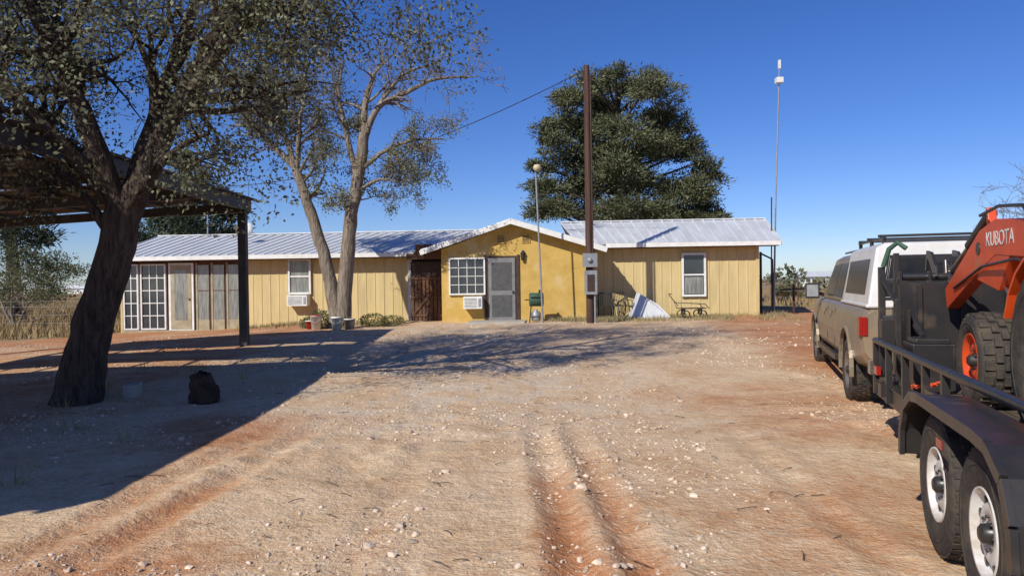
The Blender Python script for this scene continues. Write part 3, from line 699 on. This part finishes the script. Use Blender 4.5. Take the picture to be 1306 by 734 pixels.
mb.box(-.1,.1,-.2,-.165,0,.19); mb.box(-.1,.1,.165,.2,0,.19); mb.box(-.1,-.07,-.165,.165,0,.19); mb.box(.07,.1,-.165,.165,0,.19); mb.box(-.07,.07,-.02,.02,0,.19)
mb.obj('block',[mt_conc],e,.006)
e=empty('log_stump',(-4.25,10.2,gz2(-4.2,10.2))); mb=MB()
mb.tube([(0,0,-.05),(0.03,0,.12),(-.02,0,.28),(-.01,0,.38),(0,0,.41)],[.19,.2,.18,.14,.06],14,0); o=mb.obj('log',[mt_stump],e)
md=o.modifiers.new('s','SUBSURF'); md.levels=3; md.render_levels=3
tx=bpy.data.textures.new('lump','CLOUDS'); tx.noise_scale=.12; dm=o.modifiers.new('d','DISPLACE'); dm.texture=tx; dm.strength=.10

# ---------------------------------------------------------------- WHEELS
def wheel(mb,c,Rr,W,rr,side,mt=0,mr=1,md=2,tread=42,hole=8,lug=.012,deep=.03):
    cx,cy,cz_=c; h=W/2; t=Rr-rr
    pr=[(-h*.82,rr*.97),(-h*.88,rr),(-h*1.0,rr+.3*t),(-h*1.03,rr+.55*t),(-h*.97,Rr-.16*t),(-h*.84,Rr-.035*t),(-h*.5,Rr),(0,Rr+.002)]
    pr=pr+[(-a,r) for a,r in pr[-2::-1]]
    mb.lathe(pr,c,56,mt,'x')
    for i in range(tread):
        a=2*math.pi*i/tread
        for row,(xa,xb) in enumerate(((-.86,-.42),(-.36,-.04),(.04,.36),(.42,.86))):
            aa=a+(row%2)*math.pi/tread; rot=Matrix.Rotation(aa,3,'X')
            wd=math.pi*Rr/tread*.62; top=Rr+lug-(0.01 if row in(0,3) else 0)
            vs=[]
            for rad in (Rr-.03,top):
                for x,yy in ((xa*h,-wd),(xb*h,-wd),(xb*h,wd),(xa*h,wd)): vs.append(Vector(c)+rot@Vector((x,yy,rad)))
            mb.add(vs,[(4,5,6,7),(0,1,5,4),(1,2,6,5),(2,3,7,6),(3,0,4,7)],mt)
    s=side; o=s*h*.84
    mb.lathe([(s*h*1.0,rr+.50*t),(s*h*1.05,rr+.52*t),(s*h*1.05,rr+.58*t),(s*h*1.0,rr+.60*t)],c,40,mt,'x')
    pr=[(o,rr*1.0),(o+s*.012,rr*.985),(o+s*.008,rr*.93),(o-s*deep,rr*.88),(o-s*deep*1.3,rr*.8),(o-s*deep*.5,rr*.62),(o-s*deep*.4,rr*.42),(o-s*deep*.9,rr*.33),(o-s*deep*.9,rr*.24)]
    mb.lathe(pr,c,40,mr,'x'); mb.lathe([(o-s*deep,rr*.24),(o+s*.012,rr*.21),(o+s*.025,rr*.14),(o+s*.025,.001)],c,20,md,'x')
    for i in range(hole):
        a=2*math.pi*(i+.5)/hole; cc=(cx,cy+math.cos(a)*rr*.71,cz_+math.sin(a)*rr*.71)
        xx=o-s*deep*.62
        mb.lathe([(xx-s*.02,rr*.105),(xx,rr*.105),(xx,.001)],cc,10,md,'x')
        a=2*math.pi*i/hole; cc=(cx,cy+math.cos(a)*rr*.37,cz_+math.sin(a)*rr*.37)
        mb.lathe([(o-s*deep*.6,rr*.035),(o-s*deep*.1,rr*.035),(o-s*deep*.1,.001)],cc,6,md,'x')
    mb.lathe([(-s*h*.7,rr*.98),(-s*h*.5,rr*.8),(-s*h*.5,.001)],c,20,md,'x')

# ---------------------------------------------------------------- TRAILER
AX=Vector((3.59,3.95,0)); HD=-17
T=empty('utility_trailer',AX,HD)
mb=MB()
for y in (0,-.87):
    for s in (-1,1): wheel(mb,(s*1.10,y,.40),.40,.235,.215,s)
    mb.tube([(-1.0,y,.4),(1.0,y,.4)],.04,8,2)
mb.obj('wheels',[mt_rub,mt_rim,mt_black],T)
mb=MB()
for s in (-1,1):
    mb.box(s*.955-.035,s*.955+.035,-4.2,3.3,.44,.60,0)
    mb.box(s*.955-.05,s*.955+.05,-4.2,3.3,.60,.612,0)
    ot=[(.62,.45),(.60,.62),(.50,.78),(.30,.875),(.1,.89),(-.97,.89),(-1.17,.875),(-1.37,.78),(-1.47,.62),(-1.49,.45)]
    for a in range(len(ot)-1):
        (ya,za),(yb,zb)=ot[a],ot[a+1]
        vs=[(s*.99,ya,za),(s*1.27,ya,za),(s*1.27,yb,zb),(s*.99,yb,zb),(s*.99,ya,za-.012),(s*1.27,ya,za-.012),(s*1.27,yb,zb-.012),(s*.99,yb,zb-.012)]
        mb.add(vs,[(0,1,2,3),(4,5,6,7),(0,1,5,4),(3,2,6,7),(1,2,6,5)],0)
        mb.bar((s*1.27,ya,za-.01),(s*1.27,yb,zb-.01),.03,.06,0,up=(0,.3,1))
    mb.prism([(.62,.45)]+ot[1:-1]+[(-1.49,.45)],s*.985,s*.99,0)
    mb.tube([(s*1.0,-4.2,.98),(s*1.0,3.28,.98)],.03,12,0)
    for y in (3.26,2.6,1.9,1.2,.66,-1.6,-2.4,-3.3,-4.15):
        mb.bar((s*1.0,y,.46),(s*1.0,y,.97),.05,.05,0)
    for y in (2.9,1.55): mb.box(s*1.02-.03,s*1.02+.03,y-.2,y-.05,.5,.62,0)
mb.tube([(-1.0,3.28,.98),(1.0,3.28,.98)],.03,10,0)
mb.box(-.95,.95,3.24,3.32,.44,.61,0); mb.box(-.95,.95,-4.25,-4.17,.44,.60,0)
for y in np.arange(-4,3.2,.6): mb.box(-.92,.92,y,y+.05,.47,.55,0)
for s in (-1,1): mb.bar((s*.8,2.9,.48),(0.03*s,4.25,.46),.08,.13,0)
mb.box(-.06,.06,4.1,4.5,.46,.58,0); mb.tube([(0.0,3.95,.25),(0,3.95,1.05)],.035,10,0); mb.tube([(0,3.95,1.03),(.2,3.95,1.03)],.012,6,0); mb.box(-.1,.1,3.87,4.03,.23,.25,0)
mb.box(-1.03,-.99,3.05,3.2,.66,.74,2); mb.box(-1.29,-1.285,-.5,-.38,.70,.75,2)
mb.box(-1.02,-.99,.66,1.2,.62,.80,0)
mb.obj('frame',[mt_black,mt_plank,mt_red],T,.006)
mb=MB()
x=-.9
while x<.88: mb.box(x,x+.19,-4.15,3.2,.613,.65,0); x+=.2
mb.obj('deck_planks',[mt_plank],T)

# ---------------------------------------------------------------- TRACTOR
hd=Vector((math.sin(math.radians(17)),math.cos(math.radians(17)),0))
K=empty('compact_tractor',AX+Vector((0,0,.65))-hd*.70,HD)
mb=MB()
for s in (-1,1):
    wheel(mb,(s*.56,2.05,.335),.335,.26,.20,s,0,1,2,20,5,.02,.04)
    wheel(mb,(s*.60,.42,.50),.50,.36,.27,s,0,1,2,20,6,.03,.08)
mb.tube([(-.5,2.05,.325),(.5,2.05,.325)],.06,8,2); mb.tube([(-.5,.42,.5),(.5,.42,.5)],.09,8,2)
mb.obj('wheels',[mt_rub,mt_orange,mt_dark],K)
mb=MB()
hood=[(1.05,.62),(1.05,1.12),(1.6,1.10),(2.25,1.02),(2.42,.92),(2.45,.62)]
mb.prism(hood,-.25,.25,0)
mb.prism([(2.46,.64),(2.46,.86),(2.48,.86),(2.48,.64)],-.2,.2,1)
mb.box(-.255,-.251,1.3,2.1,.70,.85,1); mb.box(.251,.255,1.3,2.1,.70,.85,1)
mb.box(-.18,.18,0.1,2.4,.35,.62,1); mb.box(-.2,.2,2.35,2.62,.3,.62,1)
mb.box(-.45,.45,.55,1.05,.50,.54,1)
for s in (-1,1):
    prev=None
    for i in range(9):
        a=math.radians(20+i*16); p=(s*.60,.42+math.cos(a)*.58,.5+math.sin(a)*.58)
        if prev: mb.bar(prev,p,.36,.02,0,up=(0,math.cos(a),math.sin(a)))
        prev=p
    mb.box(s*.42-.01,s*.42+.01,.0,.85,.5,.98,0)
mb.box(-.22,.22,.1,.55,.72,.80,1); mb.box(-.22,.22,.02,.1,.8,1.2,1)
mb.tube([(0,1.05,.95),(0,.82,1.12)],.02,8,1); mb.tube([(.17*math.cos(a),.82+.09*math.sin(a),1.12+.14*math.sin(a)) for a in np.linspace(0,6.283,17)],.014,6,1)
mb.tube([(-.42,-.15,.5),(-.42,-.2,1.75),(-.36,-.2,1.82),(.36,-.2,1.82),(.42,-.2,1.75),(.42,-.15,.5)],.03,8,1)
mb.obj('body',[mt_orange,mt_black],K,.02)
mb=MB(); E=.22
for s in (-1,1):
    X_=s*.46
    mb.box(X_-.05,X_+.05,.98,1.16,.40,1.30,1)
    mb.box(X_-.03,X_+.03,1.10,2.2,.42,.54,1)
    mb.prism([(.86,1.16),(.92,1.28),(2.05,1.36),(2.42,1.30),(3.22+E,.84),(3.16+E,.66),(2.4,1.0),(2.05,1.10),(.98,1.04)],X_-.05,X_+.05,0)
    mb.prism([(1.75,1.10),(2.0,.84),(2.5,.92),(2.45,1.1)],X_-.046,X_+.046,0)
    mb.tube([(X_,1.1,.62),(X_,1.7,.76)],.04,10,1); mb.tube([(X_,1.7,.76),(X_,2.1,.90)],.022,8,2)
    mb.tube([(X_,2.3,1.42),(X_,2.85,1.20)],.042,10,1); mb.tube([(X_,2.85,1.20),(X_,3.2+E,1.0)],.022,8,2)
    mb.bar((X_,2.27,1.26),(X_,2.32,1.46),.06,.05,0)
    mb.bar((X_,3.2+E,.70),(X_,3.25+E,1.05),.05,.07,1)
    mb.tube([(X_+s*.07,1.05,1.2),(X_+s*.08,1.4,1.40),(X_+s*.07,1.9,1.44),(X_+s*.06,2.35,1.41)],.014,6,1)
    mb.tube([(X_+s*.07,1.05,1.0),(X_+s*.09,1.5,1.06),(X_+s*.07,2.3,1.02),(X_+s*.06,3.1,.85)],.012,6,1)
    mb.tube([(X_-.055,2.45,1.16),(X_+.055,2.45,1.16)],.05,12,1)
    mb.tube([(X_-.055,1.07,1.16),(X_+.055,1.07,1.16)],.05,12,1)
mb.tube([(-.46,2.6,1.08),(.46,2.6,1.08)],.045,10,0)
mb.obj('loader_arms',[mt_orange,mt_black,mt_chrome],K,.008)
cu=bpy.data.curves.new('lettering','FONT'); cu.body='KUBOTA'; cu.size=.15; cu.extrude=.001; cu.align_x='CENTER'
o=bpy.data.objects.new('lettering',cu); COL.objects.link(o); cu.materials.append(mt_white); o.parent=K
o.matrix_local=Matrix.Translation((-.5135,1.95,1.17))@Matrix(((0,0,-1,0),(-1,0,0,0),(0,1,0,0),(0,0,0,1)))
mb=MB(); G=.66
for z in (.15,.55,.95): mb.tube([(-.85,2.95+G,z),(.85,2.95+G,z)],.035,8,0)
for i in range(8):
    x=-.85+1.7*i/7
    mb.prism([(y+G*.93,z) for y,z in [(2.92,1.0),(2.99,1.0),(3.0,.25),(3.08,.08),(3.3,.04),(3.36,.10),(3.36,.06),(3.3,.005),(3.05,.005),(2.93,.2)]],x-.012,x+.012,0)
mb.box(-.84,.84,2.87+G,2.90+G,.12,.9,0)
for x in (-.7,-.35,0,.35,.7): mb.box(x-.02,x+.02,2.83+G,2.868+G,.14,.88,0)
for s in (-.55,-.1,.35):
    for dx in (0,.22):
        mb.prism([(y+G*.93,z) for y,z in [(2.93,.95),(2.99,.93),(3.12,1.05),(3.25,1.13),(3.3,1.0),(3.33,1.02),(3.28,1.2),(3.1,1.18),(2.95,1.05)]],s+dx-.012,s+dx+.012,0)
    mb.tube([(s+.11,2.92+G,.5),(s+.11,3.0+G,.85)],.035,8,0); mb.tube([(s+.11,3.0+G,.85),(s+.11,3.05+G,1.1)],.018,8,1)
    mb.box(s,s+.22,3.05+G,3.09+G,1.08,1.14,0)
mb.box(-.86,-.845,2.5+G,3.25+G,.02,.66,0); mb.box(.845,.86,2.5+G,3.25+G,.02,.66,0)
mb.obj('grapple',[mt_black,mt_chrome],K,.004)
e=empty('cargo_gear',AX+Vector((0,0,.65)),HD); mb=MB()
mb.box(-.93,-.62,1.95,2.35,0,.40,0); mb.box(-.90,-.65,1.98,2.32,.40,.44,0)
mb.bar((-.96,3.15,0),(-.96,3.15,1.05),.06,.06,0); mb.bar((-.84,3.1,0),(-.84,3.1,1.18),.05,.05,0); mb.bar((-.96,3.15,.9),(-.6,3.0,.95),.05,.05,0); mb.bar((-.96,3.15,.55),(-.6,3.0,.6),.05,.05,0)
mb.bar((-.90,2.7,0),(-.90,2.7,.75),.05,.05,0); mb.bar((-.90,2.7,.7),(-.96,3.15,.95),.04,.04,0); mb.box(-.99,-.78,3.0,3.2,.3,.55,0)
mb.tube([(-.95,3.12,1.05),(-.9,3.1,1.22),(-.83,3.08,1.28),(-.76,3.05,1.22)],.025,8,1)
mb.tube([(-.8,2.2,.45),(-.82,2.5,.6),(-.78,2.8,.5),(-.8,3.05,.7)],.02,8,0)
mb.obj('rack_and_box',[mt_black,mt_green],e,.01)
mb=MB()
for i in range(30):
    t=i/29; c=Vector((-.97+.45*t,1.95-.3*t,.06+.30*t-.35*t*(1-t))); d=Vector((.5,-.25,.3)).normalized()
    a=Vector((0,0,1)) if i%2 else Vector((0,1,0)); s_=d.cross(a).normalized()
    mb.tube([c+d*.022*math.cos(q)+s_*.013*math.sin(q) for q in np.linspace(0,6.283,9)],.005,5,0,cap=False)
mb.obj('tie_down_chain',[mt_orange],e,fixn=False)

# ---------------------------------------------------------------- PICKUP
PK=empty('pickup_truck',AX+hd*5.62+Vector((.02,0,.02)),HD)
sts=[(-1.18,.955,.62,1.20),(-1.1,.985,.55,1.235),(-.5,1,.48,1.24),(1.0,1,.46,1.235),(1.1,1,.46,1.235),(3.2,1,.46,1.235),(3.7,.995,.46,1.25),(4.5,.985,.46,1.20),(4.85,.95,.48,1.14),(5.02,.88,.52,1.02),(5.06,.82,.58,.85)]
prof=[(0,0,0),(.80,0,0),(.93,.07,0),(.985,.2,0),(1.005,.5,0),(.985,.85,0),(.955,.95,0),(.89,1.0,0),(0,1.02,0)]
vs=[];fs=[];n=len(prof);rg_=2*n-2
for (y,w,zb,zt) in sts:
    half=[(x*w,zb+(zt-zb)*t) for x,t,_ in prof]
    pts=half+[(-x,z) for x,z in half[-2:0:-1]]
    vs+=[(x,y,z) for x,z in pts]
for i in range(len(sts)-1):
    for k in range(rg_): fs.append((i*rg_+k,i*rg_+(k+1)%rg_,(i+1)*rg_+(k+1)%rg_,(i+1)*rg_+k))
fs.append(tuple(range(rg_))); fs.append(tuple(range((len(sts)-1)*rg_,len(sts)*rg_)))
mb=MB(); mb.add(vs,fs,0,False); body=mb.obj('body',[mt_beige,mt_black])
WB=4.1
cm=MB()
for y in (0,WB):
    cm.lathe([(-1.3,.001),(-1.3,.50),(1.3,.50),(1.3,.001)],(0,y,.44),40,1,'x')
cut=cm.obj('cutter',[mt_beige,mt_black])
md=body.modifiers.new('bo','BOOLEAN'); md.object=cut; md.operation='DIFFERENCE'; md.solver='EXACT'
bpy.context.view_layer.update()
dg=bpy.context.evaluated_depsgraph_get(); nm_=bpy.data.meshes.new_from_object(body.evaluated_get(dg)); body.modifiers.clear(); body.data=nm_
bpy.data.objects.remove(cut)
body.parent=PK
for p in body.data.polygons: p.use_smooth=False
md=body.modifiers.new('b','BEVEL'); md.width=.02; md.segments=3; md.limit_method='ANGLE'; md.angle_limit=math.radians(30)
def cabin(mb,y0b,y0t,y1b,y1t,zb,zt,mi=0,xb=.90,xt=.74):
    def at(t,ins=0): 
        x=lerp(xb,xt,t)-ins; a=lerp(y0b,y0t,t)+ins; b_=lerp(y1b,y1t,t)-ins; z=lerp(zb,zt,t); return [(-x,a,z),(x,a,z),(x,b_,z),(-x,b_,z)]
    vs=at(0)+at(.93)+[(p[0]*.93,p[1],p[2]) for p in at(1,.04)]
    fs=[(0,3,2,1),(8,9,10,11)]
    for o in (0,4):
        for k in range(4): fs.append((o+k,o+(k+1)%4,o+4+(k+1)%4,o+4+k))
    mb.add(vs,fs,mi)
ZB=1.235
mb=MB(); cabin(mb,1.10,1.18,3.75,2.95,ZB,1.93,0)
mb.obj('cab',[mt_beige],PK,.04)
mb=MB(); cabin(mb,-1.16,-1.0,1.06,1.04,ZB+.01,1.98,0,.91,.78); mb.box(-.93,.93,-1.17,1.07,ZB-.005,ZB+.04,0); mb.obj('camper_shell',[mt_cap],PK,.035)
mb=MB()
def sidewin(mb,pts,zb,zt,xb,xt,mi=0,off=.006):
    for s in (-1,1):
        o=[(s*(lerp(xb,xt,(z-zb)/(zt-zb))+off),y,z) for y,z in pts]; i_=[(p[0]-s*.02,p[1],p[2]) for p in o]
        n=len(o); mb.add(o+i_,[tuple(range(n))]+[(k,(k+1)%n,(k+1)%n+n,k+n) for k in range(n)],mi)
sidewin(mb,[(1.3,1.30),(2.05,1.30),(2.05,1.80),(1.35,1.80)],ZB,1.93,.9,.74)
sidewin(mb,[(2.15,1.30),(3.45,1.30),(2.95,1.78),(2.15,1.80)],ZB,1.93,.9,.74)
sidewin(mb,[(-.8,1.38),(.85,1.38),(.85,1.80),(-.75,1.80)],ZB+.01,1.98,.91,.78)
def rw(x,z,off): 
    t=(z-ZB-.01)/(1.98-ZB-.01); return (x,lerp(-1.16,-1.0,t)-off,z)
mb.add([rw(-.72,1.36,.006),rw(.72,1.36,.006),rw(.64,1.80,.006),rw(-.64,1.80,.006)],[(0,1,2,3)],0)
mb.add([(-.82,3.66,1.31),(.82,3.66,1.31),(.68,2.995,1.88),(-.68,2.995,1.88)],[(0,1,2,3)],0)
mb.obj('glass',[M('tinted_glass',(.012,.014,.016),(.03,.028,.025),3,.28,spec=.12)],PK)
mb=MB()
for s in (-1,1):
    mb.box(s*.95-.055,s*.95+.035,-1.20,-1.04,.92,1.13,2)
    mb.bar((s*.93,3.25,1.30),(s*1.08,3.2,1.34),.05,.06,0); mb.box(s*1.12-.11,s*1.12+.11,3.12,3.22,1.24,1.50,0); mb.box(s*1.12-.09,s*1.12+.09,3.105,3.119,1.27,1.47,4)
    for y in (1.5,2.35): mb.bar((s*1.02,y,1.08),(s*1.02,y+.2,1.08),.025,.04,3)
    for y in (1.16,2.1,3.3): mb.bar((s*1.0015,y,.62),(s*.985,y,1.16),.006,.012,0)
    mb.box(s*.99-.03,s*.99+.03,1.0,3.4,.42,.50,0)
    for y in (0,WB):
        prev=None
        for i in range(17):
            a=math.radians(-8+i*12.25); p=(s*1.0,y+math.cos(a)*.515,.44+math.sin(a)*.515)
            if prev: mb.bar(prev,p,.05,.035,3,up=(0,math.cos(a),math.sin(a)))
            prev=p
    mb.box(s*.72-.12,s*.72+.12,-.53,-.51,.26,.62,0)
    mb.tube([(s*.68,-.9,2.04),(s*.68,1.0,2.05)],.018,8,0)
    for y in (-.85,0,.9): mb.box(s*.68-.02,s*.68+.02,y-.03,y+.03,1.95,2.05,0)
    mb.tube([(s*.62,1.4,1.98),(s*.62,2.9,1.98)],.015,8,0)
    mb.box(s*.75-.14,s*.75+.14,5.0,5.07,.82,1.02,4)
for y in (-.7,.1,.8): mb.tube([(-.72,y,2.07),(.72,y,2.07)],.016,8,0)
mb.box(-.80,.80,-1.20,-1.13,.66,1.18,3); mb.box(-.12,.12,-1.225,-1.20,1.02,1.08,0)
mb.box(-.92,.92,-1.36,-1.19,.50,.66,1); mb.box(-.2,.2,-1.37,-1.361,.53,.63,4)
mb.box(-.05,.05,-1.5,-1.2,.42,.50,0)
mb.box(-.92,.92,4.98,5.14,.48,.66,1); mb.box(-.5,.5,5.03,5.09,.72,1.0,0)
mb.box(-.7,.7,-1.05,4.9,.40,.52,0)
for a,b_ in (((-.74,1.34),(.74,1.34)),((.74,1.34),(.66,1.82)),((.66,1.82),(-.66,1.82)),((-.66,1.82),(-.74,1.34))):
    mb.bar(rw(a[0],a[1],.01),rw(b_[0],b_[1],.01),.025,.025,0)
mb.obj('details',[mt_black,mt_chrome,mt_red,mt_beige,mt_grey],PK,.008)
mb=MB()
for y in (0,WB):
    for s in (-1,1): wheel(mb,(s*.86,y,.40),.40,.27,.24,s,0,1,2,36,6,.012,.05)
mb.obj('wheels',[mt_rub,M('alloy_wheel',(.35,.33,.31),(.22,.18,.15),6,.4,metal=.6),mt_dark],PK)

# ---------------------------------------------------------------- light, sky, camera
el=math.radians(37); azs=math.radians(38)
sd=Vector((-math.sin(azs)*math.cos(el),-math.cos(azs)*math.cos(el),math.sin(el)))
sun=bpy.data.lights.new('sun','SUN'); sun.energy=4.7; sun.angle=math.radians(.53); sun.color=(1,.95,.86)
so=bpy.data.objects.new('sun',sun); COL.objects.link(so); so.rotation_euler=sd.to_track_quat('Z','Y').to_euler()
w=bpy.data.worlds.new('World'); sc.world=w; w.use_nodes=True; nt=w.node_tree
bg=nt.nodes['Background']; sk=nt.nodes.new('ShaderNodeTexSky'); sk.sky_type='NISHITA'; sk.sun_disc=False
sk.sun_elevation=el; sk.sun_rotation=math.radians(218); sk.altitude=1000; sk.air_density=1.0; sk.dust_density=.45; sk.ozone_density=5
hs=nt.nodes.new('ShaderNodeHueSaturation'); hs.inputs['Saturation'].default_value=1.2; hs.inputs['Hue'].default_value=.510
tn=nt.nodes.new('ShaderNodeMix'); tn.data_type='RGBA'; tn.blend_type='MULTIPLY'; tn.inputs[0].default_value=1; tn.inputs[7].default_value=(1.0,1.0,1.18,1)
nt.links.new(sk.outputs[0],hs.inputs['Color']); nt.links.new(hs.outputs[0],tn.inputs[6]); nt.links.new(tn.outputs[2],bg.inputs[0]); bg.inputs[1].default_value=.097
cam=bpy.data.cameras.new('camera'); co=bpy.data.objects.new('camera',cam); COL.objects.link(co)
cam.sensor_width=36; cam.lens=26.2; cam.clip_end=5000; cam.clip_start=.05
co.matrix_world=Matrix.Translation((0,0,1.6))@Matrix.Rotation(math.radians(90-.42),4,'X')@Matrix.Rotation(math.radians(-.8),4,'Z')
sc.camera=co
sc.view_settings.view_transform='Standard'; sc.view_settings.look='None'; sc.view_settings.exposure=0
